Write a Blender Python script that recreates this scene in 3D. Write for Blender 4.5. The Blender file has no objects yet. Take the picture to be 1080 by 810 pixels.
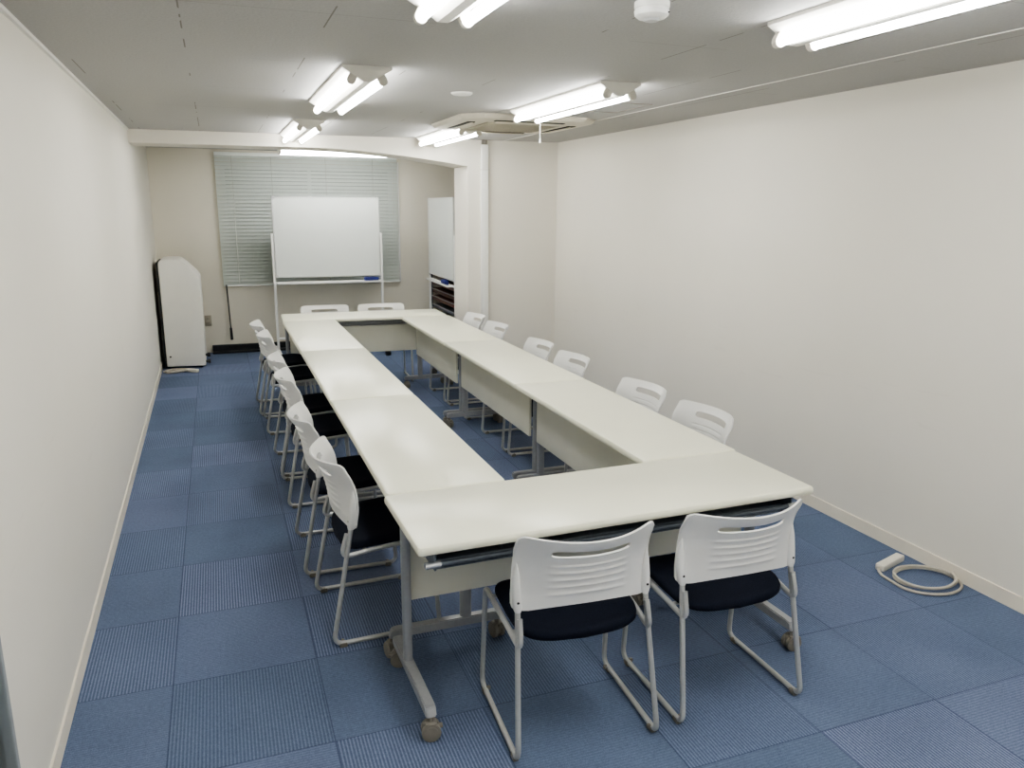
import bpy, bmesh, math, random
from mathutils import Vector, Matrix
PI = math.pi
random.seed(4)
scene = bpy.context.scene
COL = scene.collection

# ---------------------------------------------------------------- materials
def lin(c):
    return tuple((v / 255 / 12.92) if v / 255 <= .04045 else ((v / 255 + .055) / 1.055) ** 2.4 for v in c) + (1,)

def newmat(name):
    m = bpy.data.materials.new(name); m.use_nodes = True
    nt = m.node_tree
    return m, nt, nt.nodes['Principled BSDF']

def mat(name, rgb, rough=.5, metal=0, noise=0, nscale=30, bump=0, bscale=200, spec=.5):
    """principled material whose colour and relief come from noise nodes"""
    m, nt, b = newmat(name)
    b.inputs['Roughness'].default_value = rough
    b.inputs['Metallic'].default_value = metal
    b.inputs['Specular IOR Level'].default_value = spec
    c = lin(rgb)
    tc = nt.nodes.new('ShaderNodeTexCoord')
    if noise:
        n = nt.nodes.new('ShaderNodeTexNoise'); n.inputs['Scale'].default_value = nscale
        n.inputs['Detail'].default_value = 4
        nt.links.new(tc.outputs['Object'], n.inputs['Vector'])
        r = nt.nodes.new('ShaderNodeValToRGB')
        r.color_ramp.elements[0].position = .3; r.color_ramp.elements[1].position = .7
        r.color_ramp.elements[0].color = tuple(x * (1 - noise) for x in c[:3]) + (1,)
        r.color_ramp.elements[1].color = tuple(min(1, x * (1 + noise)) for x in c[:3]) + (1,)
        nt.links.new(n.outputs['Fac'], r.inputs['Fac'])
        nt.links.new(r.outputs['Color'], b.inputs['Base Color'])
    else:
        b.inputs['Base Color'].default_value = c
    if bump:
        n2 = nt.nodes.new('ShaderNodeTexNoise'); n2.inputs['Scale'].default_value = bscale
        nt.links.new(tc.outputs['Object'], n2.inputs['Vector'])
        bp = nt.nodes.new('ShaderNodeBump'); bp.inputs['Strength'].default_value = bump
        bp.inputs['Distance'].default_value = .002
        nt.links.new(n2.outputs['Fac'], bp.inputs['Height'])
        nt.links.new(bp.outputs['Normal'], b.inputs['Normal'])
    return m

def emit(name, rgb, strength):
    m, nt, b = newmat(name)
    b.inputs['Base Color'].default_value = lin(rgb)
    b.inputs['Emission Color'].default_value = lin(rgb)
    b.inputs['Emission Strength'].default_value = strength
    return m

class NT:
    """tiny helper for math node chains"""
    def __init__(s, nt): s.nt = nt
    def m(s, op, a, b=None, c=None):
        n = s.nt.nodes.new('ShaderNodeMath'); n.operation = op
        for i, v in enumerate((a, b, c)):
            if v is None: continue
            if isinstance(v, (int, float)): n.inputs[i].default_value = v
            else: s.nt.links.new(v, n.inputs[i])
        return n.outputs[0]
    def mix(s, f, a, b, typ='MIX'):
        n = s.nt.nodes.new('ShaderNodeMix'); n.data_type = 'RGBA'; n.blend_type = typ
        for k, v in ((0, f), (6, a), (7, b)):
            if isinstance(v, (int, float, tuple)): n.inputs[k].default_value = v
            else: s.nt.links.new(v, n.inputs[k])
        return n.outputs[2]

TX, TY, TS = -.7644, 1.0898, .5
def carpet_mat():
    m, nt, b = newmat('carpet tiles')
    h = NT(nt)
    tc = nt.nodes.new('ShaderNodeTexCoord')
    sp = nt.nodes.new('ShaderNodeSeparateXYZ'); nt.links.new(tc.outputs['Object'], sp.inputs[0])
    X, Y = sp.outputs[0], sp.outputs[1]
    fx = h.m('DIVIDE', h.m('SUBTRACT', X, TX), TS); fy = h.m('DIVIDE', h.m('SUBTRACT', Y, TY), TS)
    ix, iy = h.m('FLOOR', fx), h.m('FLOOR', fy)
    par = h.m('FLOORED_MODULO', h.m('ADD', ix, iy), 2.0)          # 0: ribs run along the room
    u = h.m('ADD', h.m('MULTIPLY', X, h.m('SUBTRACT', 1.0, par)), h.m('MULTIPLY', Y, par))
    # per tile random value
    cb = nt.nodes.new('ShaderNodeCombineXYZ'); nt.links.new(ix, cb.inputs[0]); nt.links.new(iy, cb.inputs[1])
    wn = nt.nodes.new('ShaderNodeTexWhiteNoise'); wn.noise_dimensions = '2D'; nt.links.new(cb.outputs[0], wn.inputs[0])
    # yarn noise
    n1 = nt.nodes.new('ShaderNodeTexNoise'); n1.inputs['Scale'].default_value = 260; n1.inputs['Detail'].default_value = 3
    nt.links.new(tc.outputs['Object'], n1.inputs['Vector'])
    n2 = nt.nodes.new('ShaderNodeTexNoise'); n2.inputs['Scale'].default_value = 2.2; n2.inputs['Detail'].default_value = 3
    nt.links.new(tc.outputs['Object'], n2.inputs['Vector'])
    wob = h.m('MULTIPLY', h.m('SUBTRACT', n1.outputs['Fac'], .5), .9)
    s = h.m('SINE', h.m('ADD', h.m('MULTIPLY', u, 2 * PI / .0112), h.m('MULTIPLY', wob, 2.4)))
    s = h.m('ADD', h.m('MULTIPLY', s, .5), .5)
    s = h.m('POWER', s, 1.5)
    con = h.m('MULTIPLY', h.m('SUBTRACT', .72, h.m('MULTIPLY', par, .48)), h.m('ADD', .62, h.m('MULTIPLY', wn.outputs['Value'], .5)))
    s = h.m('ADD', h.m('MULTIPLY', h.m('SUBTRACT', s, .42), con), .42)
    s = h.m('ADD', s, h.m('MULTIPLY', wob, 1.1))
    col = h.mix(s, lin((74, 85, 109)), lin((129, 141, 164)))
    # tile to tile tint, worn patches
    tint = h.mix(wn.outputs['Value'], (.84, .89, .92, 1), (1.08, 1.06, 1.12, 1))
    col = h.mix(1.0, col, tint, 'MULTIPLY')
    worn = h.mix(n2.outputs['Fac'], (.74, .76, .78, 1), (1.2, 1.18, 1.17, 1))
    col = h.mix(1.0, col, worn, 'MULTIPLY')
    n4 = nt.nodes.new('ShaderNodeTexNoise'); n4.inputs['Scale'].default_value = 75; n4.inputs['Detail'].default_value = 4; n4.inputs['Roughness'].default_value = .7
    nt.links.new(tc.outputs['Object'], n4.inputs['Vector'])
    fleck = h.mix(n4.outputs['Fac'], (.62, .64, .68, 1), (1.40, 1.38, 1.34, 1))
    col = h.mix(1.0, col, fleck, 'MULTIPLY')
    # joints between tiles
    def edge(f):
        fr = h.m('FRACT', f); return h.m('MINIMUM', fr, h.m('SUBTRACT', 1.0, fr))
    e = h.m('LESS_THAN', h.m('MINIMUM', edge(fx), edge(fy)), .0045)
    col = h.mix(h.m('MULTIPLY', e, .45), col, lin((34, 46, 72)))
    nt.links.new(col, b.inputs['Base Color'])
    b.inputs['Roughness'].default_value = .95
    b.inputs['Specular IOR Level'].default_value = .12
    bp = nt.nodes.new('ShaderNodeBump'); bp.inputs['Strength'].default_value = .35; bp.inputs['Distance'].default_value = .003
    nt.links.new(s, bp.inputs['Height']); nt.links.new(bp.outputs['Normal'], b.inputs['Normal'])
    return m

def ceiling_mat():
    m, nt, b = newmat('ceiling board')
    h = NT(nt)
    tc = nt.nodes.new('ShaderNodeTexCoord')
    sp = nt.nodes.new('ShaderNodeSeparateXYZ'); nt.links.new(tc.outputs['Object'], sp.inputs[0])
    X, Y = sp.outputs[0], sp.outputs[1]
    fx = h.m('DIVIDE', h.m('ADD', X, 1.02), .455); fy = h.m('DIVIDE', h.m('ADD', Y, .35), .91)
    def edge(f):
        fr = h.m('FRACT', f); return h.m('MINIMUM', fr, h.m('SUBTRACT', 1.0, fr))
    n = nt.nodes.new('ShaderNodeTexNoise'); n.inputs['Scale'].default_value = 2.4; n.inputs['Detail'].default_value = 2
    nt.links.new(tc.outputs['Object'], n.inputs['Vector'])
    broken = h.m('GREATER_THAN', n.outputs['Fac'], .54)              # joints show only in places
    e = h.m('MAXIMUM', h.m('LESS_THAN', edge(fx), .006), h.m('MULTIPLY', h.m('LESS_THAN', edge(fy), .003), .4))
    e = h.m('MULTIPLY', e, broken)
    n3 = nt.nodes.new('ShaderNodeTexNoise'); n3.inputs['Scale'].default_value = 90; n3.inputs['Detail'].default_value = 4
    nt.links.new(tc.outputs['Object'], n3.inputs['Vector'])
    base = h.mix(n3.outputs['Fac'], lin((163, 162, 160)), lin((179, 178, 176)))
    col = h.mix(h.m('MULTIPLY', e, .75), base, lin((104, 98, 90)))
    nt.links.new(col, b.inputs['Base Color'])
    b.inputs['Roughness'].default_value = .85
    bp = nt.nodes.new('ShaderNodeBump'); bp.inputs['Strength'].default_value = .5; bp.inputs['Distance'].default_value = .003
    nt.links.new(n3.outputs['Fac'], bp.inputs['Height']); nt.links.new(bp.outputs['Normal'], b.inputs['Normal'])
    return m

def wall_mat(name, rgb):
    m, nt, b = newmat(name)
    h = NT(nt)
    tc = nt.nodes.new('ShaderNodeTexCoord')
    n = nt.nodes.new('ShaderNodeTexNoise'); n.inputs['Scale'].default_value = 1.6; n.inputs['Detail'].default_value = 5
    n.inputs['Roughness'].default_value = .6
    nt.links.new(tc.outputs['Object'], n.inputs['Vector'])
    c = lin(rgb)
    base = h.mix(n.outputs['Fac'], tuple(x * .96 for x in c[:3]) + (1,), tuple(min(1, x * 1.03) for x in c[:3]) + (1,))
    # faint scuffs at chair-back height
    sp = nt.nodes.new('ShaderNodeSeparateXYZ'); nt.links.new(tc.outputs['Object'], sp.inputs[0])
    mp = nt.nodes.new('ShaderNodeMapping'); mp.inputs['Scale'].default_value = (3, 3, 24)
    nt.links.new(tc.outputs['Object'], mp.inputs['Vector'])
    n2 = nt.nodes.new('ShaderNodeTexNoise'); n2.inputs['Scale'].default_value = 1; n2.inputs['Detail'].default_value = 3
    nt.links.new(mp.outputs[0], n2.inputs['Vector'])
    band = h.m('MULTIPLY', h.m('LESS_THAN', h.m('ABSOLUTE', h.m('SUBTRACT', sp.outputs[2], .75)), .16), h.m('GREATER_THAN', n2.outputs['Fac'], .66))
    col = h.mix(h.m('MULTIPLY', band, .03), base, lin((120, 105, 92)))
    nt.links.new(col, b.inputs['Base Color'])
    b.inputs['Roughness'].default_value = .7
    b.inputs['Specular IOR Level'].default_value = .3
    n3 = nt.nodes.new('ShaderNodeTexNoise'); n3.inputs['Scale'].default_value = 160
    nt.links.new(tc.outputs['Object'], n3.inputs['Vector'])
    bp = nt.nodes.new('ShaderNodeBump'); bp.inputs['Strength'].default_value = .12; bp.inputs['Distance'].default_value = .002
    nt.links.new(n3.outputs['Fac'], bp.inputs['Height']); nt.links.new(bp.outputs['Normal'], b.inputs['Normal'])
    return m

M = dict(
    carpet=carpet_mat(), ceiling=ceiling_mat(),
    wall=wall_mat('wall paint', (225, 221, 211)), wall_alcove=wall_mat('wall paint alcove', (228, 223, 209)),
    base=mat('baseboard vinyl', (226, 219, 204), .55, noise=.03, nscale=8),
    darkbase=mat('dark skirting', (30, 32, 36), .45, noise=.2, nscale=12),
    joint=mat('ceiling joint strip', (228, 226, 220), .5, noise=.02),
    hatch=mat('ceiling shadow groove', (150, 145, 138), .8, noise=.02),
    top=mat('laminate top', (242, 241, 220), 0.28, noise=.012, nscale=6, bump=.03, bscale=400),
    panel=mat('laminate panel', (220, 218, 202), .45, noise=.02, nscale=5),
    steel=mat('silver painted steel', (158, 160, 163), .42, .25, noise=.04, nscale=60),
    chrome=mat('bright tube steel', (186, 187, 186), .34, .35, noise=.04, nscale=70),
    bright=mat('bright metal cap', (214, 216, 218), .25, .6, noise=.03),
    dsteel=mat('dark grey steel', (98, 105, 114), .45, .35, noise=.08, nscale=40),
    blackm=mat('black plastic', (24, 25, 28), .5, noise=.15, nscale=30),
    caster=mat('warm grey plastic', (124, 120, 112), .55, noise=.06, nscale=50),
    seat=mat('black woven fabric', (24, 28, 40), .95, noise=.35, nscale=350, bump=.4, bscale=700, spec=.15),
    shell=mat('white moulded plastic', (228, 228, 226), .38, noise=.01, nscale=20),
    white=mat('white enamel', (236, 236, 232), .35, noise=.01),
    offwhite=mat('off white lacquer', (240, 238, 229), .45, noise=.02, nscale=6),
    board=mat('whiteboard enamel', (222, 226, 222), .22, noise=.015, nscale=3),
    alu=mat('satin aluminium', (206, 208, 206), .38, .35, noise=.03),
    blind=mat('pale grey slat', (246, 250, 246), .5, noise=.02, nscale=10),
    cord=mat('cord white', (210, 210, 204), .6, noise=.02),
    cable=mat('grey beige cable', (186, 180, 168), .5, noise=.04, nscale=60),
    tap=mat('socket block plastic', (226, 222, 210), .45, noise=.03),
    blue=mat('navy eraser felt', (38, 46, 112), .8, noise=.15, nscale=120),
    outlet=mat('greige outlet plate', (168, 162, 146), .5, noise=.03),
    redbrown=mat('reddish brown board', (82, 42, 34), .5, noise=.25, nscale=18),
    doorframe=mat('dark grey door steel', (138, 144, 146), .5, 0, noise=.06, nscale=14),
    fixture=mat('fixture enamel', (226, 224, 216), .4, noise=.01),
    socket=mat('lamp holder plastic', (206, 202, 192), .5, noise=.02),
    acbody=mat('air conditioner plastic', (214, 208, 194), .5, noise=.02),
    acdark=mat('air slot dark', (40, 38, 36), .7, noise=.1),
    acgrille=mat('air grille', (178, 172, 158), .6, noise=.02),
    glass=mat('night window glass', (60, 68, 76), .1, noise=.03),
    tube=emit('lit fluorescent tube', (250, 250, 248), 36.0),
    tube2=emit('boosted fluorescent tube', (250, 250, 248), 54.0),
)

# ---------------------------------------------------------------- mesh helpers
def link(name, me, parent=None):
    o = bpy.data.objects.new(name, me); COL.objects.link(o)
    if parent is not None: o.parent = parent
    return o

def obj(name, bm, material, parent=None, smooth=35):
    mats = material if isinstance(material, (list, tuple)) else [material]
    bmesh.ops.recalc_face_normals(bm, faces=bm.faces)
    me = bpy.data.meshes.new(name); bm.to_mesh(me); bm.free()
    for m in mats: me.materials.append(m)
    if smooth:
        for p in me.polygons: p.use_smooth = True
        me.set_sharp_from_angle(angle=math.radians(smooth))
    return link(name, me, parent)

def add_box(bm, c, s, bevel=0, rot=None, mi=0, seg=2):
    t = bmesh.new()
    bmesh.ops.create_cube(t, size=1, matrix=Matrix.Diagonal((s[0], s[1], s[2], 1)))
    if bevel:
        bmesh.ops.bevel(t, geom=list(t.edges), offset=bevel, segments=seg, affect='EDGES', profile=.5)
    mx = Matrix.Translation(c) @ (rot if rot is not None else Matrix.Identity(4))
    merge(bm, t, mx, mi)

def merge(bm, t, mx=None, mi=0):
    mp = {}
    for v in t.verts: mp[v] = bm.verts.new(mx @ v.co if mx is not None else v.co)
    for f in t.faces:
        try:
            nf = bm.faces.new([mp[v] for v in f.verts]); nf.material_index = mi
        except ValueError: pass
    t.free()

def add_cyl(bm, a, b, r, seg=16, r2=None, mi=0, caps=True):
    a, b = Vector(a), Vector(b); d = b - a
    q = d.to_track_quat('Z', 'Y').to_matrix()
    rings = []
    for p, rr in ((a, r), (b, r if r2 is None else r2)):
        rings.append([bm.verts.new(p + q @ Vector((rr * math.cos(2 * PI * k / seg), rr * math.sin(2 * PI * k / seg), 0))) for k in range(seg)])
    for k in range(seg):
        f = bm.faces.new((rings[0][k], rings[0][(k + 1) % seg], rings[1][(k + 1) % seg], rings[1][k])); f.material_index = mi
    if caps:
        for rg in (rings[0][::-1], rings[1]):
            f = bm.faces.new(rg); f.material_index = mi

def fillet(pts, rad, n=6):
    """round the inner corners of a polyline; rad: one radius or one per point"""
    P = [Vector(p) for p in pts]; out = [P[0]]
    for i in range(1, len(P) - 1):
        r = rad[i] if isinstance(rad, (list, tuple)) else rad
        a, b, c = P[i - 1], P[i], P[i + 1]
        u, v = (a - b).normalized(), (c - b).normalized()
        ang = u.angle(v)
        t = min(r / math.tan(ang / 2), .48 * (a - b).length, .48 * (c - b).length) if ang < PI - .01 else 0
        if t <= 1e-5: out.append(b); continue
        p0, p1 = b + u * t, b + v * t
        for k in range(n + 1):
            s = k / n
            out.append((1 - s) ** 2 * p0 + 2 * s * (1 - s) * b + s * s * p1)
    out.append(P[-1]); return out

def add_sweep(bm, pts, r, seg=10, closed=False, mi=0):
    P = [Vector(p) for p in pts]; n = len(P)
    T = []
    for i in range(n):
        a = P[i - 1] if i or closed else P[i]; b = P[(i + 1) % n] if i < n - 1 or closed else P[i]
        T.append((b - a).normalized())
    up = Vector((0, 0, 1)) if abs(T[0].z) < .9 else Vector((1, 0, 0))
    N = (up - T[0] * up.dot(T[0])).normalized()
    rings = []
    for i in range(n):
        N = (N - T[i] * N.dot(T[i])).normalized(); B = T[i].cross(N)
        rings.append([bm.verts.new(P[i] + r * (math.cos(2 * PI * k / seg) * N + math.sin(2 * PI * k / seg) * B)) for k in range(seg)])
    for i in range(n if closed else n - 1):
        A, Bq = rings[i], rings[(i + 1) % n]
        for k in range(seg):
            f = bm.faces.new((A[k], A[(k + 1) % seg], Bq[(k + 1) % seg], Bq[k])); f.material_index = mi
    if not closed:
        bm.faces.new(rings[0][::-1]).material_index = mi; bm.faces.new(rings[-1]).material_index = mi

def add_prism(bm, poly, z0, z1, mx=None, mi=0):
    """extrude a 2D polygon (x,y) between z0 and z1"""
    mx = mx or Matrix.Identity(4)
    lo = [bm.verts.new(mx @ Vector((x, y, z0))) for x, y in poly]
    hi = [bm.verts.new(mx @ Vector((x, y, z1))) for x, y in poly]
    n = len(poly)
    for k in range(n):
        bm.faces.new((lo[k], lo[(k + 1) % n], hi[(k + 1) % n], hi[k])).material_index = mi
    bm.faces.new(lo[::-1]).material_index = mi; bm.faces.new(hi).material_index = mi

def rrect(w, d, r, n=5, cx=0, cy=0):
    o = []
    for sx, sy, a0 in ((1, 1, 0), (-1, 1, 90), (-1, -1, 180), (1, -1, 270)):
        for k in range(n + 1):
            a = math.radians(a0 + 90 * k / n)
            o.append((cx + sx * (w / 2 - r) + r * math.cos(a), cy + sy * (d / 2 - r) + r * math.sin(a)))
    return o

def add_rings(bm, rings, cap0=True, cap1=True, mi=0):
    R = [[bm.verts.new(p) for p in rg] for rg in rings]; n = len(R[0])
    for a, b in zip(R, R[1:]):
        for k in range(n):
            bm.faces.new((a[k], a[(k + 1) % n], b[(k + 1) % n], b[k])).material_index = mi
    if cap0: bm.faces.new(R[0][::-1]).material_index = mi
    if cap1: bm.faces.new(R[-1]).material_index = mi

# ---------------------------------------------------------------- things
def tag(o, label, cat, group=None):
    o['label'] = label; o['category'] = cat
    if group: o['group'] = group
    return o

def thing(name, label, cat, loc=(0, 0, 0), rz=0, group=None):
    o = bpy.data.objects.new(name, None); o.empty_display_size = .1; COL.objects.link(o)
    o.location = loc; o.rotation_euler = (0, 0, rz)
    return tag(o, label, cat, group)

def dup(root, loc, rz, label):
    r = root.copy(); COL.objects.link(r); r.location = loc; r.rotation_euler = (0, 0, rz); r['label'] = label
    for ch in list(root.children):
        c = ch.copy(); COL.objects.link(c); c.parent = r
        for g in list(ch.children):
            d = g.copy(); COL.objects.link(d); d.parent = c
    return r

def struct(name, bm, m, parent=None, smooth=0):
    o = obj(name, bm, m, parent, smooth)
    o['kind'] = 'structure'
    return o

# ================================================================= THE ROOM
CH = 2.266                        # ceiling height
YN = -3.1                         # wall behind the camera
XL0, XL1 = -1.073, -1.132         # left wall at y=0 and y=7
XR = 2.597
def xl(y): return XL0 + (XL1 - XL0) * y / 7
YB = 7.34                         # back wall of the alcove
def yf(x): return 5.13 - (x + 1.1) * .23 / 3.7     # front face of header / partition
TH = .43
XJ = 1.715                        # jamb

bm = bmesh.new(); add_box(bm, ((XR + XL1) / 2, (YN + YB) / 2, -.05), (XR - XL1 + .5, YB - YN + .5, .1)); struct('floor', bm, M['carpet'])
bm = bmesh.new(); add_box(bm, ((XR + XL1) / 2, (YN + YB) / 2, CH + .05), (XR - XL1 + .5, YB - YN + .5, .1)); struct('ceiling', bm, M['ceiling'])
bm = bmesh.new(); add_prism(bm, [(xl(YN), YN), (xl(YB), YB), (xl(YB) - .12, YB), (xl(YN) - .12, YN)], 0, CH); struct('wall_left', bm, M['wall'])
bm = bmesh.new(); add_box(bm, (XR + .06, (YN + YB) / 2, CH / 2), (.12, YB - YN, CH)); struct('wall_right', bm, M['wall'])
bm = bmesh.new(); add_box(bm, ((XR + XL1) / 2, YN - .06, CH / 2), (XR - XL1 + .3, .12, CH)); struct('wall_front', bm, M['wall'])

# back wall with its window opening (behind the blind)
WX0, WX1, WZ0, WZ1 = -.40, 1.52, .82, 2.12
bm = bmesh.new()
xa, xb = XL1 - .12, XR + .12
for x0, x1, z0, z1 in ((xa, WX0, 0, CH), (WX1, xb, 0, CH), (WX0, WX1, 0, WZ0), (WX0, WX1, WZ1, CH)):
    add_box(bm, ((x0 + x1) / 2, YB + .06, (z0 + z1) / 2), (x1 - x0, .12, z1 - z0))
struct('wall_back', bm, M['wall_alcove'])
bm = bmesh.new()
for x in (WX0 + .02, (WX0 + WX1) / 2, WX1 - .02): add_box(bm, (x, YB + .07, (WZ0 + WZ1) / 2), (.04, .05, WZ1 - WZ0))
for z in (WZ0 + .02, WZ1 - .02): add_box(bm, ((WX0 + WX1) / 2, YB + .07, z), (WX1 - WX0 - .08, .05, .04))
w = struct('window_1', bm, M['alu'])
bm = bmesh.new(); add_box(bm, ((WX0 + WX1) / 2, YB + .085, (WZ0 + WZ1) / 2), (WX1 - WX0, .006, WZ1 - WZ0)); obj('pane', bm, M['glass'], w, 0)

# header beam whose underside sweeps down to the right, and the partition wall
def zb(x):
    t = min(1, max(0, (x - .30) / (XJ - .30)))
    return 2.160 - .128 * (t ** 1.7)
bm = bmesh.new()
xs = [xl(5.3)] + [.30 + (XJ - .30) * k / 24 for k in range(25)]
F0 = [bm.verts.new((x, yf(x), zb(x))) for x in xs]; F1 = [bm.verts.new((x, yf(x), CH)) for x in xs]
B0 = [bm.verts.new((x, yf(x) + TH, zb(x))) for x in xs]; B1 = [bm.verts.new((x, yf(x) + TH, CH)) for x in xs]
for i in range(len(xs) - 1):
    for q in ((F0[i], F0[i + 1], F1[i + 1], F1[i]), (B0[i + 1], B0[i], B1[i], B1[i + 1]), (F0[i + 1], F0[i], B0[i], B0[i + 1]), (F1[i], F1[i + 1], B1[i + 1], B1[i])):
        bm.faces.new(q)
bm.faces.new((F0[0], F1[0], B1[0], B0[0])); bm.faces.new((F0[-1], B0[-1], B1[-1], F1[-1]))
struct('wall_header', bm, M['wall'], smooth=30)
bm = bmesh.new(); add_prism(bm, [(XJ, yf(XJ)), (XR, yf(XR)), (XR, yf(XR) + TH), (XJ, yf(XJ) + TH)], 0, CH); struct('wall_partition', bm, M['wall'])

# skirting
bm = bmesh.new(); y0, y1 = -.10, YB - .012
add_prism(bm, [(xl(y0), y0), (xl(y0) + .008, y0), (xl(y1) + .008, y1), (xl(y1), y1)], 0, .068); struct('baseboard_left', bm, M['base'])
bm = bmesh.new(); add_box(bm, (XR - .004, (YN + yf(XR)) / 2, .034), (.008, yf(XR) - YN, .068)); struct('baseboard_right', bm, M['base'])
bm = bmesh.new(); add_prism(bm, [(XJ, yf(XJ) - .008), (XR - .008, yf(XR) - .008), (XR - .008, yf(XR)), (XJ, yf(XJ))], 0, .068); struct('baseboard_partition', bm, M['base'])
bm = bmesh.new()
add_box(bm, ((-.63 + XR) / 2, YB - .02, .045), (XR + .63, .04, .09), .004)
add_box(bm, ((-.63 + XR) / 2, YB - .07, .012), (XR + .63, .09, .024), .004)
struct('baseboard_back', bm, M['darkbase'])
bm = bmesh.new(); add_box(bm, (2.045, (YN + 4.9) / 2, CH - .004), (.005, 4.9 - YN, .004), .001)
struct('trim_1', bm, M['joint'])
bm = bmesh.new()
for x0, x1, y0, y1 in ((1.715, 1.96, 2.09, 2.10), (1.715, 1.96, 2.53, 2.54), (1.715, 1.722, 2.09, 2.54), (1.953, 1.96, 2.09, 2.54)):
    add_box(bm, ((x0 + x1) / 2, (y0 + y1) / 2, CH - .0015), (x1 - x0, y1 - y0, .003))
struct('trim_2', bm, M['hatch'])  # darker grey outline of the inspection hatch
bm = bmesh.new()
y0, y1 = YN, 5.1
add_prism(bm, [(xl(y0), y0), (xl(y0) + .014, y0), (xl(y1) + .014, y1), (xl(y1), y1)], CH - .014, CH); struct('trim_3', bm, M['joint'])

# steel door frame at the near end of the left wall
DY0, DY1 = -1.16, -.268
bm = bmesh.new()
for y in (DY0 + .03, DY1 - .03):
    add_box(bm, (xl(y) + .022, y, 1.02), (.044, .06, 2.04), .006)
    add_box(bm, (xl(y) + .032, y + (.02 if y < -.5 else -.02), 1.0), (.054, .02, 2.0), .003)
add_box(bm, (xl(-.55) + .022, (DY0 + DY1) / 2, 2.01), (.044, DY1 - DY0 - .12, .06), .006)
d = struct('door_1', bm, M['doorframe'])
bm = bmesh.new(); add_box(bm, (xl(-.55) + .012, (DY0 + DY1) / 2, .995), (.022, DY1 - DY0 - .125, 1.97), .003); obj('door_leaf', bm, M['doorframe'], d)
bm = bmesh.new(); add_cyl(bm, (xl(-.55) + .022, DY0 + .16, .95), (xl(-.55) + .07, DY0 + .16, .95), .011); add_cyl(bm, (xl(-.55) + .066, DY0 + .155, .95), (xl(-.55) + .066, DY0 + .28, .95), .01)
obj('door_handle', bm, M['bright'], d)

# ================================================================= TABLES
H = .667
D = .46
def bullnose(bm, w, d, r, z0, z1, er):
    rings = []
    for k in range(7):
        a = PI * k / 6 - PI / 2
        ins = er * (1 - math.cos(a)); z = (z0 + z1) / 2 + (z1 - z0) / 2 * math.sin(a)
        rings.append([(x, y, z) for x, y in rrect(w - 2 * ins, d - 2 * ins, max(r - ins, .004), 5)])
    add_rings(bm, rings)

def caster_bm(x, y, turn):
    bm = bmesh.new(); R = .031; mx = Matrix.Translation((x, y, 0)) @ Matrix.Rotation(turn, 4, 'Z')
    t = bmesh.new()
    for s in (-1, 1):
        add_cyl(t, (s * .006, 0, R), (s * .0215, 0, R), R, 20)
        add_cyl(t, (s * .0215, 0, R), (s * .0235, 0, R), R * .72, 20)
    add_box(t, (0, .004, R + .010), (.011, .05, .040), .004)
    add_box(t, (0, 0, R + .026), (.040, .036, .012), .005)
    add_cyl(t, (0, 0, R + .02), (0, 0, .080), .009, 12)
    add_box(t, (0, -.030, R + .012), (.018, .016, .010), .003)
    merge(bm, t, mx); return bm

def make_table(label, loc, rz, L, depth=D, shelf_caps=True):
    t = thing('folding_table', label, 'table', loc, rz, 'off-white folding tables set in a ring')
    hl, hd = L / 2, depth / 2
    bm = bmesh.new(); bullnose(bm, L - .002, depth - .002, .016, H - .030, H, .0085); obj('tabletop', bm, M['top'], t, 30)
    py = -hd + .305                                              # post line, nearer the inner side
    for s in (-1, 1):
        bm = bmesh.new(); x = s * (hl - .035)
        rings = [[(px, pq, z) for px, pq in rrect(.030, .046, .0145, 4, x, py)] for z in (.085, H - .031)]
        add_rings(bm, rings)
        add_box(bm, (x - s * .022, py - .07, H - .062), (.010, .22, .058), .003)     # hinge plate under the top
        leg = obj('leg', bm, M['steel'], t)
        bm = bmesh.new()
        prof = [(-hd + .000, .080), (-hd + .012, .112), (-hd + .03, .116), (hd - .03, .116), (hd - .008, .112), (hd - .004, .080)]
        add_prism(bm, prof, x - .018, x + .018, Matrix(((0, 0, 1, 0), (1, 0, 0, 0), (0, 1, 0, 0), (0, 0, 0, 1))))
        bmesh.ops.bevel(bm, geom=list(bm.edges), offset=.004, segments=2, affect='EDGES')
        obj('foot_bar', bm, M['steel'], leg)
        for yy in (-hd + .012, hd - .026):
            obj('caster', caster_bm(x, yy, PI / 2 + random.uniform(-.3, .3) + (0 if yy < 0 else PI)), M['caster'], leg)
    bm = bmesh.new(); add_box(bm, (0, py + .030, .448), (L - .115, .016, .250), .003)
    obj('modesty_panel', bm, M['panel'], t)
    bm = bmesh.new(); add_box(bm, (0, py - .02, H - .075), (L - .10, .036, .036), .004); obj('cross_beam', bm, M['steel'], t)
    bm = bmesh.new()                                            # under-top shelf: dark pan with rails
    add_box(bm, (0, -hd + .145, H - .100), (L - .14, .185, .004))
    for yy in (-hd + .095, -hd + .145, -hd + .195): add_cyl(bm, (-hl + .07, yy, H - .094), (hl - .07, yy, H - .094), .0045, 8)
    for k in range(7): add_cyl(bm, (-hl + .10 + (L - .2) * k / 6, -hd + .05, H - .098), (-hl + .10 + (L - .2) * k / 6, -hd + .235, H - .098), .004, 8)
    for s in (-1, 1): add_box(bm, (s * (hl - .068), -hd + .14, H - .068), (.006, .19, .070))
    sh = obj('shelf', bm, M['dsteel'], t)
    bm = bmesh.new()
    add_cyl(bm, (-hl + .055, -hd + .046, H - .082), (hl - .055, -hd + .046, H - .082), .009, 12)
    obj('shelf_rail', bm, M['dsteel'], sh)
    for s in (-1, 1):
        bm = bmesh.new(); add_cyl(bm, (s * (hl - .035), -hd + .046, H - .082), (s * (hl - .085), -hd + .046, H - .082), .0115, 14)
        obj('rail_cap', bm, M['bright'], sh)
    return t

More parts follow.
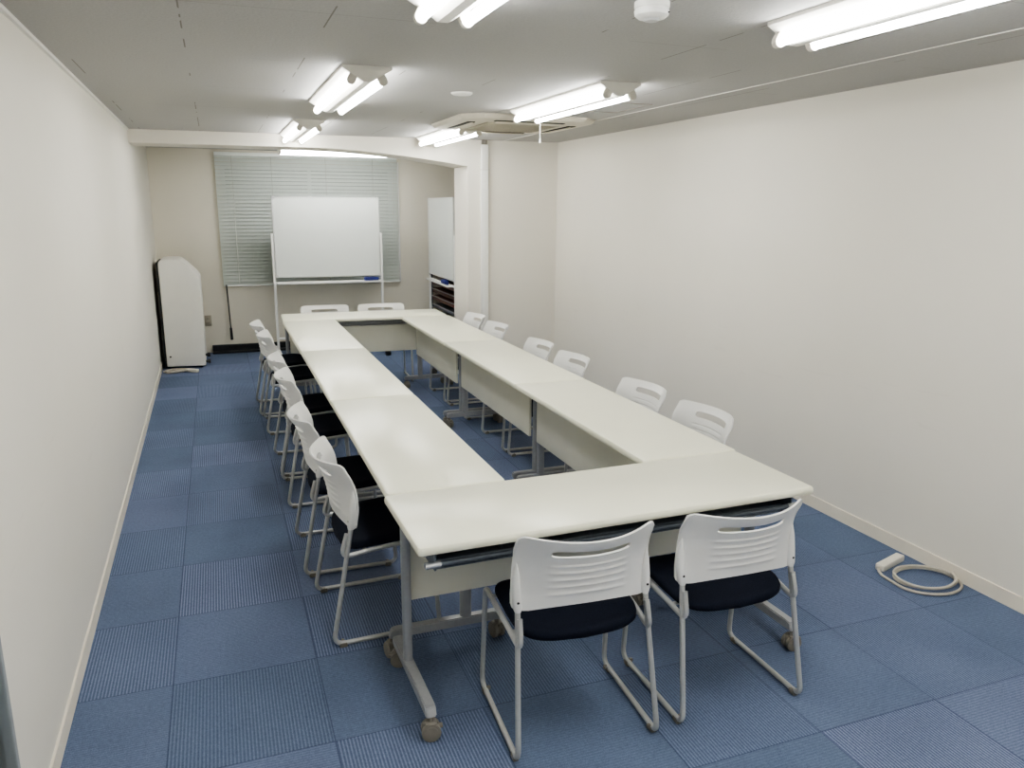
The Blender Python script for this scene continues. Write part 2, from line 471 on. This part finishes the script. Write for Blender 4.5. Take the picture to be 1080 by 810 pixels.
R90 = PI / 2
make_table('off-white folding table across the near end, two white chairs pushed against it', (.748, .2400, 0), math.radians(1.0), 1.520, .478)
make_table('off-white table nearest the camera in the left long row, beside the plain left wall', (.2265, 1.198, 0), -R90, 1.452)
make_table('middle off-white table of the left long row of three', (.2255, 2.681, 0), -R90, 1.508)
make_table('farthest off-white table of the left long row, touching the far end table', (.2245, 4.204, 0), -R90, 1.532)
make_table('off-white table nearest the camera in the right long row, facing the scuffed right wall', (1.287, 1.2305, 0), R90, 1.475)
make_table('middle off-white table of the right long row of three', (1.288, 2.7285, 0), R90, 1.515)
make_table('farthest off-white table of the right long row, beside the partition wall', (1.283, 4.195, 0), R90, 1.412)
make_table('off-white folding table across the far end, in front of the big whiteboard', (.757, 5.199, 0), PI - math.radians(2.2), 1.50)

# ================================================================= CHAIRS
def chair_parts(t):
    # seat pad
    bm = bmesh.new()
    def outline(k_in, z, n=48):
        o = []
        for i in range(n):
            a = 2 * PI * i / n; c, s = math.cos(a), math.sin(a)
            e = .34
            x = .214 * math.copysign(abs(c) ** e, c); y = (.195 if s > 0 else .140) * math.copysign(abs(s) ** e, s)
            if y < 0: x *= 1 - .08 * (y / .15) ** 2
            y2 = y - (.026 * (1 - (x / .222) ** 2) if y < 0 else -.012 * (1 - (x / .222) ** 2)) * abs(y) / .17
            o.append((x * k_in, y2 * k_in, z + .010 * (abs(x * k_in) / .222) ** 2 - (.014 * max(0, y2 * k_in / .2 - .45) / .55) - (.010 * max(0, -y2 * k_in / .17 - .4) / .6)))
        return o
    add_rings(bm, [outline(.90, .410), outline(.97, .412), outline(1.0, .420), outline(1.0, .430), outline(.985, .438), outline(.93, .442), outline(.75, .440), outline(.45, .434), outline(.15, .432)])
    for v in bm.verts: v.co.z += -.032 + .06 * v.co.y; v.co.y -= .002
    obj('seat', bm, M['seat'], t, 60)
    # backrest: curved shell with a grip slot and six ribs
    us = [-1, -.985, -.96, -.92, -.86, -.78, -.70, -.62, -.56] + [-.52 + .08 * k for k in range(14)] + [.56, .62, .70, .78, .86, .92, .96, .985, 1]
    us = sorted(set(round(u, 4) for u in us))
    vs = [0, .02, .05, .09, .12] + [.14 + .0145 * k for k in range(37)] + [.69, .71, .735, .79, .845, .87, .90, .935, .965, .985, 1]
    vs = sorted(set(round(v, 4) for v in vs))
    bm = bmesh.new(); G = {}
    def lerp(tab, v):
        for (a, p), (b, q) in zip(tab, tab[1:]):
            if v <= b:
                t_ = (v - a) / (b - a); return p + (q - p) * t_
        return tab[-1][1]
    def smooth(tab, v): return sum(lerp(tab, min(1, max(0, v + d_))) for d_ in (-.10, -.05, 0, .05, .10)) / 5
    EDGE = [(0, -.120), (.3, -.108), (.62, -.112), (.85, -.132), (1, -.158)]
    MID = [(0, -.172), (.3, -.178), (.62, -.196), (.85, -.222), (1, -.250)]
    def P(u, v):
        au = abs(u)
        hw = .234 - .010 * v
        z0 = .472 + .018 * (1 - min(1, (au / .80)) ** 2.2) if au < .80 else .472
        if au > .90: z0 += .022 * (1 - math.sqrt(max(0, 1 - ((au - .90) / .10) ** 2)))
        z1 = .730 - .010 * (1 - u * u)
        if au > .88: z1 -= .024 * (1 - math.sqrt(max(0, 1 - ((au - .88) / .12) ** 2)))
        z = z0 + (z1 - z0) * v
        ye, ym = smooth(EDGE, v), smooth(MID, v); yc = ye + (ym - ye) * (1 - u * u)
        if au < .56 and .14 < v < .66:                      # ribs
            w = 1 if au < .48 else (.56 - au) / .08
            yc -= .0042 * w * max(0, math.sin(2 * PI * 5 * (v - .14) / .52 - .6))
        return Vector((hw * u, yc, z))
    for i, u in enumerate(us):
        for j, v in enumerate(vs):
            vv = v
            if abs(abs(u) - .52) < .001 or abs(abs(u) - .56) < .001:
                k_ = .45 if abs(u) > .54 else .12
                if abs(v - .735) < .001: vv = .735 + .055 * k_
                if abs(v - .845) < .001: vv = .845 - .055 * k_
            G[i, j] = bm.verts.new(P(u, vv))
    for i in range(len(us) - 1):
        for j in range(len(vs) - 1):
            um, vm = (us[i] + us[i + 1]) / 2, (vs[j] + vs[j + 1]) / 2
            if abs(um) < .56 and .735 < vm < .845: continue
            bm.faces.new((G[i, j], G[i + 1, j], G[i + 1, j + 1], G[i, j + 1]))
    bmesh.ops.recalc_face_normals(bm, faces=bm.faces)
    bmesh.ops.solidify(bm, geom=list(bm.faces), thickness=.0065)
    for s in (-1, 1):                                           # moulded sleeves that take the frame
        pts = [(s * .214, -.133, .472), (s * .215, -.130, .487), (s * .217, -.122, .535), (s * .217, -.119, .585), (s * .216, -.119, .63)]
        rad = (.011, .0155, .0155, .012, .003)
        rings = []
        for (x, y, z), r in zip(pts, rad):
            rings.append([(x + r * .95 * math.cos(2 * PI * k / 14), y + r * 1.15 * math.sin(2 * PI * k / 14), z) for k in range(14)])
        add_rings(bm, rings)
    back = obj('backrest', bm, M['shell'], t, 40)
    for s in (-1, 1):
        bm = bmesh.new(); add_cyl(bm, (s * .216, -.128, .505), (s * .216, -.1450, .505), .0042, 10); obj('bolt', bm, M['blackm'], back)
    # sled frames
    r = .0092; zf = r + .006
    for s in (-1, 1):
        bm = bmesh.new()
        pts = [(s * .217, -.121, .56), (s * .214, -.132, .485), (s * .236, -.222, zf), (s * .236, .205, zf), (s * .231, .178, .402), (s * .222, -.06, .380), (s * .216, -.178, .362), (s * .213, -.150, .455)]
        add_sweep(bm, fillet(pts, [0, .05, .035, .035, .030, .05, .028, 0]), r)
        obj('side_frame', bm, M['chrome'], t, 60)
    bm = bmesh.new()
    for y in (.13, -.08): add_cyl(bm, (-.222, y, .379 + .07 * y), (.222, y, .379 + .07 * y), .007, 10)
    obj('seat_support', bm, M['chrome'], t)
    for s in (-1, 1):
        for y in (-.185, .165):
            bm = bmesh.new(); add_box(bm, (s * .236, y, .010), (.020, .030, .020), .004); add_box(bm, (s * .224, y, .018), (.014, .012, .014), .003)
            obj('glider', bm, M['caster'], t)

LAB = 'white-backed chair with black seat'
chairs = [
    ((.493, -.012, 0), -.06, 'white-backed chair with black seat, left of the pair at the near end table'),
    ((1.058, -.022, 0), -.02, 'white-backed chair with black seat, right of the pair at the near end table'),
    ((.022, .876, 0), -R90 + .03, LAB + ', nearest to the camera along the left row of tables'),
    ((-.012, 1.506, 0), -R90 - .01, LAB + ', second from the camera along the left row of tables'),
    ((-.010, 2.395, 0), -R90, LAB + ', third from the camera along the left row of tables'),
    ((-.012, 2.950, 0), -R90 + .02, LAB + ', fourth from the camera along the left row of tables'),
    ((-.030, 3.930, 0), -R90, LAB + ', fifth from the camera along the left row of tables'),
    ((-.055, 4.500, 0), -R90 + .01, LAB + ', farthest along the left row of tables'),
    ((1.484, .915, 0), R90 - .01, LAB + ', nearest to the camera along the right wall side'),
    ((1.472, 1.480, 0), R90 + .02, LAB + ', second from the camera along the right wall side'),
    ((1.466, 2.380, 0), R90, LAB + ', third from the camera along the right wall side'),
    ((1.464, 2.950, 0), R90 - .02, LAB + ', fourth from the camera along the right wall side'),
    ((1.456, 3.850, 0), R90 + .01, LAB + ', fifth from the camera along the right wall side'),
    ((1.454, 4.430, 0), R90, LAB + ', farthest along the right side, beside the partition'),
    ((.425, 5.330, 0), PI - .03, LAB + ' behind the far end table, left one of that pair'),
    ((.965, 5.310, 0), PI - .04, LAB + ' behind the far end table, right one of that pair'),
]
c0 = thing('stacking_chair', chairs[0][2], 'chair', chairs[0][0], chairs[0][1], 'white chairs around the ring of tables')
chair_parts(c0)
for loc, rz, lab in chairs[1:]: dup(c0, loc, rz, lab)

# ================================================================= CEILING LIGHTS
def light_parts(t, pull=False):
    L = 1.25; hw, dp = .109, .066
    bm = bmesh.new()
    prof = [(-hw, 0), (hw, 0), (hw, -.012), (.016, -dp), (-.016, -dp), (-hw, -.012)]
    rot = Matrix(((1, 0, 0, 0), (0, 0, 1, 0), (0, 1, 0, 0), (0, 0, 0, 1)))
    add_prism(bm, prof, -L / 2, L / 2, rot)
    obj('housing', bm, M['fixture'], t, 0)
    for s in (-1, 1):
        d = Vector((s * .058, 0, -.082)).normalized()
        base = Vector((s * .056, 0, -.030)); c = Vector((s * .070, 0, -.060))
        for e in (-1, 1):
            bm = bmesh.new(); y = e * (L / 2 - .012)
            n = (c - base).normalized(); sd = Vector((n.z, 0, -n.x))
            poly = []
            for k in range(9):
                a = PI * k / 8 - PI / 2
                poly.append(c + n * .019 * math.cos(a) + sd * .019 * math.sin(a))
            poly = [base - sd * .017] + poly + [base + sd * .017]
            v0 = [bm.verts.new((p.x, y - .011, p.z)) for p in poly]; v1 = [bm.verts.new((p.x, y + .011, p.z)) for p in poly]
            for k in range(len(poly)): bm.faces.new((v0[k], v0[(k + 1) % len(poly)], v1[(k + 1) % len(poly)], v1[k]))
            bm.faces.new(v0[::-1]); bm.faces.new(v1)
            obj('lamp_holder', bm, M['socket'], t)
        bm = bmesh.new(); add_cyl(bm, (c.x, -L / 2 + .024, c.z), (c.x, L / 2 - .024, c.z), .0155, 12)
        obj('fluorescent_tube', bm, M['tube'], t)

FX = 'lit twin-tube white ceiling light'
l0 = thing('ceiling_light', FX + ' cut off by the top edge, left of the smoke detector', 'ceiling light', (.163, -.385, CH), 0, 'twin-tube ceiling lights')
light_parts(l0)
dup(l0, (.163, 2.075, CH), 0, FX + ' left of the small round ceiling cover')
dup(l0, (.175, 4.420, CH), 0, FX + ' left of centre, touching the front of the header beam')
dup(l0, (1.335, -.500, CH), 0, FX + ' running out of the top right corner')
lp = dup(l0, (1.386, 2.040, CH), 0, FX + ' with a hanging pull cord')
dup(l0, (1.330, 4.270, CH), 0, FX + ' beyond the air conditioner, by the partition wall')
la = dup(l0, (.765, 6.25, CH - .024), R90, FX + ' running crosswise in the alcove above the blind')
dup(l0, (.163, -2.30, CH), 0, FX + ' added behind the camera to brighten the near chairs, left one')  # unseen pair of fixtures, added because the near chairs were too dark
dup(l0, (1.335, -2.35, CH), 0, FX + ' added behind the camera to brighten the near chairs, right one')
bm = bmesh.new(); add_box(bm, (0, 0, .012), (.10, 1.0, .024), .002); obj('mounting_plate', bm, M['fixture'], la)
for ch in la.children:                                          # tube emission boosted here to brighten the alcove and blind
    if ch.name.startswith('fluorescent_tube'):
        ch.material_slots[0].link = 'OBJECT'; ch.material_slots[0].material = M['tube2']
bm = bmesh.new()
add_cyl(bm, (0, .39, -.060), (0, .39, -.185), .0018, 6); add_cyl(bm, (0, .39, -.185), (0, .39, -.212), .003, 10, .0065)
add_cyl(bm, (0, .39, -.060), (0, .39, -.076), .007, 10)
obj('pull_cord', bm, M['white'], lp)

# ================================================================= OTHER CEILING FITTINGS
t = thing('air_conditioner', 'beige square cassette air conditioner set in the ceiling between two lights', 'air conditioner', (1.545, 3.372, CH))
S = .49
def octo(s, c): return [(s, s - c), (s - c, s), (-s + c, s), (-s, s - c), (-s, -s + c), (-s + c, -s), (s - c, -s), (s, -s + c)]
bm = bmesh.new()
add_rings(bm, [[(x, y, z) for x, y in octo(s, c)] for s, c, z in ((S, .12, 0), (S, .12, -.012), (S - .02, .115, -.030), (S - .05, .11, -.034))])
obj('panel', bm, M['acbody'], t, 25)
for k in range(4):
    mx = Matrix.Rotation(k * R90, 4, 'Z')
    bm = bmesh.new(); t2 = bmesh.new(); add_box(t2, (0, -S + .115, -.0355), (.50, .055, .006), .002); merge(bm, t2, mx); sl = obj('air_slot', bm, M['acdark'], t)
    bm = bmesh.new(); t2 = bmesh.new(); add_box(t2, (0, -S + .128, -.041), (.48, .030, .004), .001, Matrix.Rotation(-.45, 4, 'X')); merge(bm, t2, mx); obj('louver', bm, M['acbody'], sl)
bm = bmesh.new(); add_box(bm, (0, 0, -.038), (.54, .54, .010), .004)
for k in range(22): add_box(bm, (0, -.24 + .48 * k / 21, -.044), (.50, .008, .004))
obj('intake_grille', bm, M['acgrille'], t)

t = thing('smoke_detector', 'round white smoke detector at the top edge of the view', 'smoke detector', (.752, .052, CH))
bm = bmesh.new()
prof = [(.052, 0), (.052, -.016), (.048, -.018), (.048, -.022), (.052, -.024), (.050, -.036), (.040, -.044), (.020, -.046)]
add_rings(bm, [[(r * math.cos(2 * PI * k / 32), r * math.sin(2 * PI * k / 32), z) for k in range(32)] for r, z in prof]); obj('body', bm, M['white'], t, 40)
bm = bmesh.new(); add_cyl(bm, (0, 0, -.044), (0, 0, -.052), .026, 20, .020); obj('sensor_cap', bm, M['alu'], t)
bm = bmesh.new(); add_cyl(bm, (.035, -.036, -.030), (.036, -.037, -.032), .004, 8); obj('indicator', bm, M['blackm'], t)

bm = bmesh.new()
prof = [(.058, 0), (.058, -.004), (.050, -.010), (.030, -.012)]
add_rings(bm, [[(r * math.cos(2 * PI * k / 32), r * math.sin(2 * PI * k / 32), z) for k in range(32)] for r, z in prof])
o = obj('ceiling_cover', bm, M['white'], None, 40); o.location = (.785, 2.085, CH); tag(o, 'small flat round white cover on the ceiling left of the air conditioner', 'ceiling cover')
bm = bmesh.new(); add_cyl(bm, (0, 0, 0), (0, 0, -.012), .016, 14); add_cyl(bm, (0, 0, -.012), (0, 0, -.030), .008, 10)
o = obj('ceiling_stud', bm, M['caster'], None, 40); o.location = (2.004, 3.19, CH); tag(o, 'tiny grey stud on the ceiling right of the air conditioner', 'ceiling stud')

# ================================================================= BLIND
t = thing('venetian_blind', 'pale grey venetian blind lowered over the back window', 'blind', (.555, YB, 0))
BW, BZ0, BZ1 = 2.03, .762, 2.235
bm = bmesh.new(); add_box(bm, (0, -.035, BZ1 - .018), (BW, .045, .036), .003); obj('headrail', bm, M['blind'], t)
bm = bmesh.new(); n = 36
for k in range(n):
    z = BZ0 + .030 + (BZ1 - .045 - BZ0 - .030) * k / (n - 1)
    h = .0248; a = math.radians(50)
    dy, dz = h * math.cos(a), h * math.sin(a)
    q = [(-BW / 2, -.035 + dy, z + dz), (-BW / 2, -.038, z + .002), (-BW / 2, -.035 - dy, z - dz)]
    v0 = [bm.verts.new(p) for p in q]; v1 = [bm.verts.new((BW / 2, p[1], p[2])) for p in q]
    for i in range(2): bm.faces.new((v0[i], v0[i + 1], v1[i + 1], v1[i]))
bmesh.ops.solidify(bm, geom=list(bm.faces), thickness=.0016)
obj('slats', bm, M['blind'], t, 50)
bm = bmesh.new(); add_box(bm, (0, -.035, BZ0 + .008), (BW, .030, .016), .003); obj('bottom_rail', bm, M['blind'], t)
for x in (-.84, -.42, .18, .72):
    bm = bmesh.new(); add_box(bm, (x, -.052, (BZ0 + BZ1) / 2), (.004, .002, BZ1 - BZ0 - .03)); obj('ladder_cord', bm, M['cord'], t)
bm = bmesh.new(); add_cyl(bm, (-.985, -.05, BZ0 + .02), (-.97, -.06, .25), .0075, 8); wand = obj('pull_cord', bm, M['blackm'], t)
bm = bmesh.new(); add_cyl(bm, (-.9715, -.0585, .29), (-.968, -.061, .15), .013, 12, .015); obj('cord_grip', bm, M['blackm'], wand)
bm = bmesh.new(); add_box(bm, (BW / 2 + .016, -.012, (BZ0 + BZ1) / 2 - .03), (.018, .024, BZ1 - BZ0 - .06), .002); obj('side_channel', bm, M['white'], t)

# ================================================================= WHITEBOARDS
def make_whiteboard(label, loc, rz, w=1.15, fd=.52, td=.085, tw=0):
    t = thing('whiteboard', label, 'whiteboard', loc, rz, 'rolling whiteboards in the alcove')
    z0, z1 = .893, 1.762
    bm = bmesh.new(); add_box(bm, (0, 0, (z0 + z1) / 2), (w - .02, .022, z1 - z0 - .02)); obj('writing_panel', bm, M['board'], t)
    bm = bmesh.new()
    for x in (-w / 2 + .006, w / 2 - .006): add_box(bm, (x, 0, (z0 + z1) / 2), (.012, .030, z1 - z0), .003)
    for z in (z0 + .006, z1 - .006): add_box(bm, (0, 0, z), (w - .024, .030, .012), .003)
    for x in (-w / 2 + .012, w / 2 - .012):
        for z in (z0 + .012, z1 - .012): add_box(bm, (x, 0, z), (.030, .034, .030), .006)
    obj('panel_frame', bm, M['alu'], t)
    for s in (-1, 1):
        bm = bmesh.new(); x = s * (w / 2 + .016)
        add_box(bm, (x, .004, (1.375 + .08) / 2), (.026, .026, 1.375 - .08), .006)
        add_cyl(bm, (x, .004, 1.33), (s * (w / 2 - .012), .004, 1.33), .012, 12)
        leg = obj('post', bm, M['white'], t)
        bm = bmesh.new(); add_box(bm, (x, .004, .085), (.034, fd, .030), .008); obj('foot_bar', bm, M['white'], leg)
        for yy in (.004 - fd / 2 + .03, .004 + fd / 2 - .03): obj('caster', caster_bm(x, yy, .5 + yy), M['blackm'], leg)
    bm = bmesh.new()
    add_box(bm, (0, -.0025 - td / 2, .829), (w - .02 - tw, td, .008), .002); add_box(bm, (0, -.004 - td, .836), (w - .02 - tw, .006, .022), .002); add_box(bm, (0, -.002, .838), (w + .004, .006, .022), .002)
    obj('marker_tray', bm, M['white'], t)
    bm = bmesh.new(); add_cyl(bm, (-w / 2 - .012, .006, .22), (w / 2 + .012, .006, .22), .012, 12); obj('cross_tube', bm, M['white'], t)
    return t
make_whiteboard('large whiteboard facing the room in front of the blind', (.655, 6.75, 0), 0)
W2 = (1.838, 6.34, 0)
make_whiteboard('whiteboard standing edge-on to the room, half hidden behind the partition wall', W2, -R90 - .02, 1.10, .13, .055, .14)
def eraser(label, loc, rz):
    t = thing('board_eraser', label, 'eraser', loc, rz, 'navy board erasers')
    bm = bmesh.new(); add_box(bm, (0, 0, .034), (.165, .050, .034), .008); obj('grip', bm, M['blue'], t)
    bm = bmesh.new(); add_box(bm, (0, 0, .009), (.160, .048, .018), .003); obj('felt_pad', bm, M['blue'], t)
eraser('navy board eraser on the tray of the large whiteboard', (1.118, 6.705, .833), 0)
eraser('navy board eraser on the tray of the edge-on whiteboard', (1.806, 6.10, .833), R90)

# rack behind the edge-on whiteboard
t = thing('storage_rack', 'dark open rack with reddish brown shelves behind the edge-on whiteboard', 'rack', (2.130, 6.52, 0))
for sx in (-1, 1):
    for sy in (-1, 1):
        bm = bmesh.new(); add_box(bm, (sx * .17, sy * .745, .48), (.03, .03, .96), .003); obj('upright', bm, M['dsteel'], t)
for z, m in ((.10, 'dsteel'), (.25, 'steel'), (.36, 'steel'), (.47, 'dsteel'), (.57, 'redbrown'), (.66, 'redbrown'), (.76, 'redbrown'), (.88, 'redbrown'), (.945, 'dsteel')):
    bm = bmesh.new(); add_box(bm, (0, 0, z), (.32, 1.45, .035 if m != 'redbrown' else .055), .003); add_box(bm, (-.166, 0, z + .02), (.010, 1.45, .012), .002, mi=1)
    obj('shelf', bm, [M[m], M['steel']], t)
bm = bmesh.new(); add_box(bm, (.19, 0, .48), (.01, 1.5, .94)); obj('back_panel', bm, M['blackm'], t)

# ================================================================= LECTERN
t = thing('lectern', 'white side-on lectern with a sloped top corner, against the left wall', 'lectern', (-.88, 6.46, 0))
bm = bmesh.new()
lx0, lx1, zt = -.190, .185, 1.125
prof = [(lx0, .030), (lx1, .022), (lx1 + .008, .60), (lx1 + .004, .93), (.165, .966), (.055, 1.085), (.020, 1.115), (-.02, zt), (lx0 + .05, zt), (lx0 + .01, zt - .012), (lx0, zt - .04)]
rot = Matrix(((1, 0, 0, 0), (0, 0, 1, 0), (0, 1, 0, 0), (0, 0, 0, 1)))
add_prism(bm, prof, 0, .62, rot)
bmesh.ops.bevel(bm, geom=[e for e in bm.edges], offset=.012, segments=3, affect='EDGES', profile=.5)
obj('body', bm, M['offwhite'], t, 40)
bm = bmesh.new(); add_box(bm, (lx0 - .012, .31, .56), (.018, .60, 1.08), .004); obj('back_panel', bm, M['blackm'], t)
for z in (.060, .130):
    bm = bmesh.new(); add_cyl(bm, (.205, .05, z), (.232, .05, z), .022, 12); add_box(bm, (.20, .05, z), (.03, .02, .02)); obj('bumper', bm, M['blackm'], t)
for x in (-.14, .14):
    for y in (.06, .55):
        bm = bmesh.new(); add_cyl(bm, (x - .012, y, .02), (x + .012, y, .02), .02, 14); add_box(bm, (x, y, .030), (.03, .03, .016), .002); obj('caster', bm, M['blackm'], t)
bm = bmesh.new(); add_cyl(bm, (-.15, -.004, .135), (-.15, .004, .135), .009, 12); obj('keyhole', bm, M['blackm'], t)

# ================================================================= FLOOR CABLES, OUTLET, RACEWAY
def coil(cx, cy, rx, ry, turns, rz, seed, z=.006, n=40):
    rnd = random.Random(seed); pts = []
    ph = [rnd.uniform(0, 6) for _ in range(4)]
    tot = int(turns * n)
    for i in range(tot + 1):
        a = 2 * PI * i / n; k = i / n
        sx = 1 + .06 * math.sin(k * 2.1 + ph[0]); sy = 1 + .16 * math.sin(k * 2.7 + ph[1])
        x, y = rx * sx * math.cos(a) + .012 * math.sin(k * 3 + ph[2]), ry * sy * math.sin(a) + .012 * math.sin(k * 2 + ph[3])
        pts.append(Vector((cx + x * math.cos(rz) - y * math.sin(rz), cy + x * math.sin(rz) + y * math.cos(rz), z + .0085 * k)))
    return pts
t = thing('extension_lead', 'grey beige extension lead coiled on the carpet by the right wall', 'extension lead', (2.44, .32, 0))
bm = bmesh.new(); a = math.atan2(.06, .16)
add_box(bm, (-.018, .132, .016), (.200, .044, .032), .006, Matrix.Rotation(.30, 4, 'Z'))
blk = obj('socket_block', bm, M['tap'], t)
bm = bmesh.new()
pts = [Vector((-.112, .104, .016)), Vector((-.134, .088, .012)), Vector((-.150, .050, .008))]
KEY = [(.148, .118, -.010, -.060), (.150, .130, -.006, -.074), (.138, .098, -.002, -.040), (.152, .112, -.012, -.062), (.136, .124, -.004, -.056), (.146, .104, -.010, -.058), (.135, .095, 0, -.045)]
for q in range(19, 19 + 100):                                   # 40 steps to a turn, each half turn its own radii and centre
    t_ = (q - 19) / 20; k_ = int(t_); w_ = t_ - k_; w_ = w_ * w_ * (3 - 2 * w_)
    rx_, ry_, ox, oy = [(1 - w_) * A + w_ * B for A, B in zip(KEY[k_], KEY[k_ + 1])]
    a_ = 2 * PI * q / 40 + .15
    pts.append(Vector((ox + rx_ * math.cos(a_), oy + ry_ * math.sin(a_), .0075 + .0105 * (q - 19) / 40)))
sm = list(pts[:-1])
add_sweep(bm, fillet(sm + [pts[-1]], .02, 3), .0065, 8); obj('cord', bm, M['cable'], t, 60)

t = thing('power_cord', 'pale power cord coiled on the floor in front of the lectern', 'power cord', (-.94, 6.27, 0))
bm = bmesh.new(); add_sweep(bm, coil(-.04, .02, .105, .055, 2.6, .1, 9), .008, 8); obj('cord', bm, M['cable'], t, 60)
bm = bmesh.new(); add_box(bm, (.115, .0, .018), (.14, .042, .034), .008, Matrix.Rotation(-.75, 4, 'Z')); obj('socket_block', bm, M['tap'], t)

t = thing('wall_outlet', 'greige double power outlet on the back wall beside the lectern', 'wall outlet', (-.655, YB, .375))
bm = bmesh.new(); add_box(bm, (0, -.004, 0), (.072, .008, .120), .003); obj('plate', bm, M['outlet'], t)
for z in (-.022, .022):
    bm = bmesh.new(); add_box(bm, (0, -.009, z), (.034, .003, .030), .001); so = obj('socket', bm, M['outlet'], t)
    bm = bmesh.new()
    for x in (-.007, .007): add_box(bm, (x, -.011, z), (.003, .001, .012))
    obj('slot', bm, M['blackm'], so)

rx = 1.868
t = thing('cable_raceway', 'white vertical cable raceway on the partition wall beside the opening', 'cable raceway', (rx, yf(rx), 0))
bm = bmesh.new(); add_box(bm, (0, -.022, (2.0 + .07) / 2), (.066, .044, 2.0 - .07), .003); obj('lower_duct', bm, M['white'], t)
bm = bmesh.new(); add_box(bm, (0, -.022, (2.225 + 2.004) / 2), (.066, .044, 2.225 - 2.004), .003); obj('upper_duct', bm, M['white'], t)
bm = bmesh.new(); add_box(bm, (0, -.020, 2.245), (.048, .034, .042), .003); obj('ceiling_gland', bm, M['caster'], t)

# ================================================================= CAMERA, WORLD
cp, yaw, pitch, roll, f = (-.5081, -2.134, 1.6757), -.361, -.2254, .007, 818.0
cy, sy, cpt, spt = math.cos(yaw), math.sin(yaw), math.cos(pitch), math.sin(pitch)
fw = Vector((-sy * cpt, cy * cpt, spt)); rt = Vector((cy, sy, 0)); up = rt.cross(fw)
r2 = math.cos(roll) * rt + math.sin(roll) * up; u2 = -math.sin(roll) * rt + math.cos(roll) * up
cam = bpy.data.cameras.new('camera'); co = bpy.data.objects.new('camera', cam); COL.objects.link(co)
co.matrix_world = Matrix(((r2.x, u2.x, -fw.x, cp[0]), (r2.y, u2.y, -fw.y, cp[1]), (r2.z, u2.z, -fw.z, cp[2]), (0, 0, 0, 1)))
cam.sensor_fit = 'HORIZONTAL'; cam.sensor_width = 36; cam.lens = f / 1080 * 36; cam.clip_start = .02
scene.camera = co

wd = bpy.data.worlds.new('world'); scene.world = wd; wd.use_nodes = True
wd.node_tree.nodes['Background'].inputs[0].default_value = (.02, .022, .03, 1)
wd.node_tree.nodes['Background'].inputs[1].default_value = .2
scene.view_settings.view_transform = 'AgX'
scene.view_settings.look = 'AgX - Medium High Contrast'
scene.view_settings.exposure = .14
scene.cycles.max_bounces = 10
scene.cycles.diffuse_bounces = 6
scene.cycles.use_denoising = True
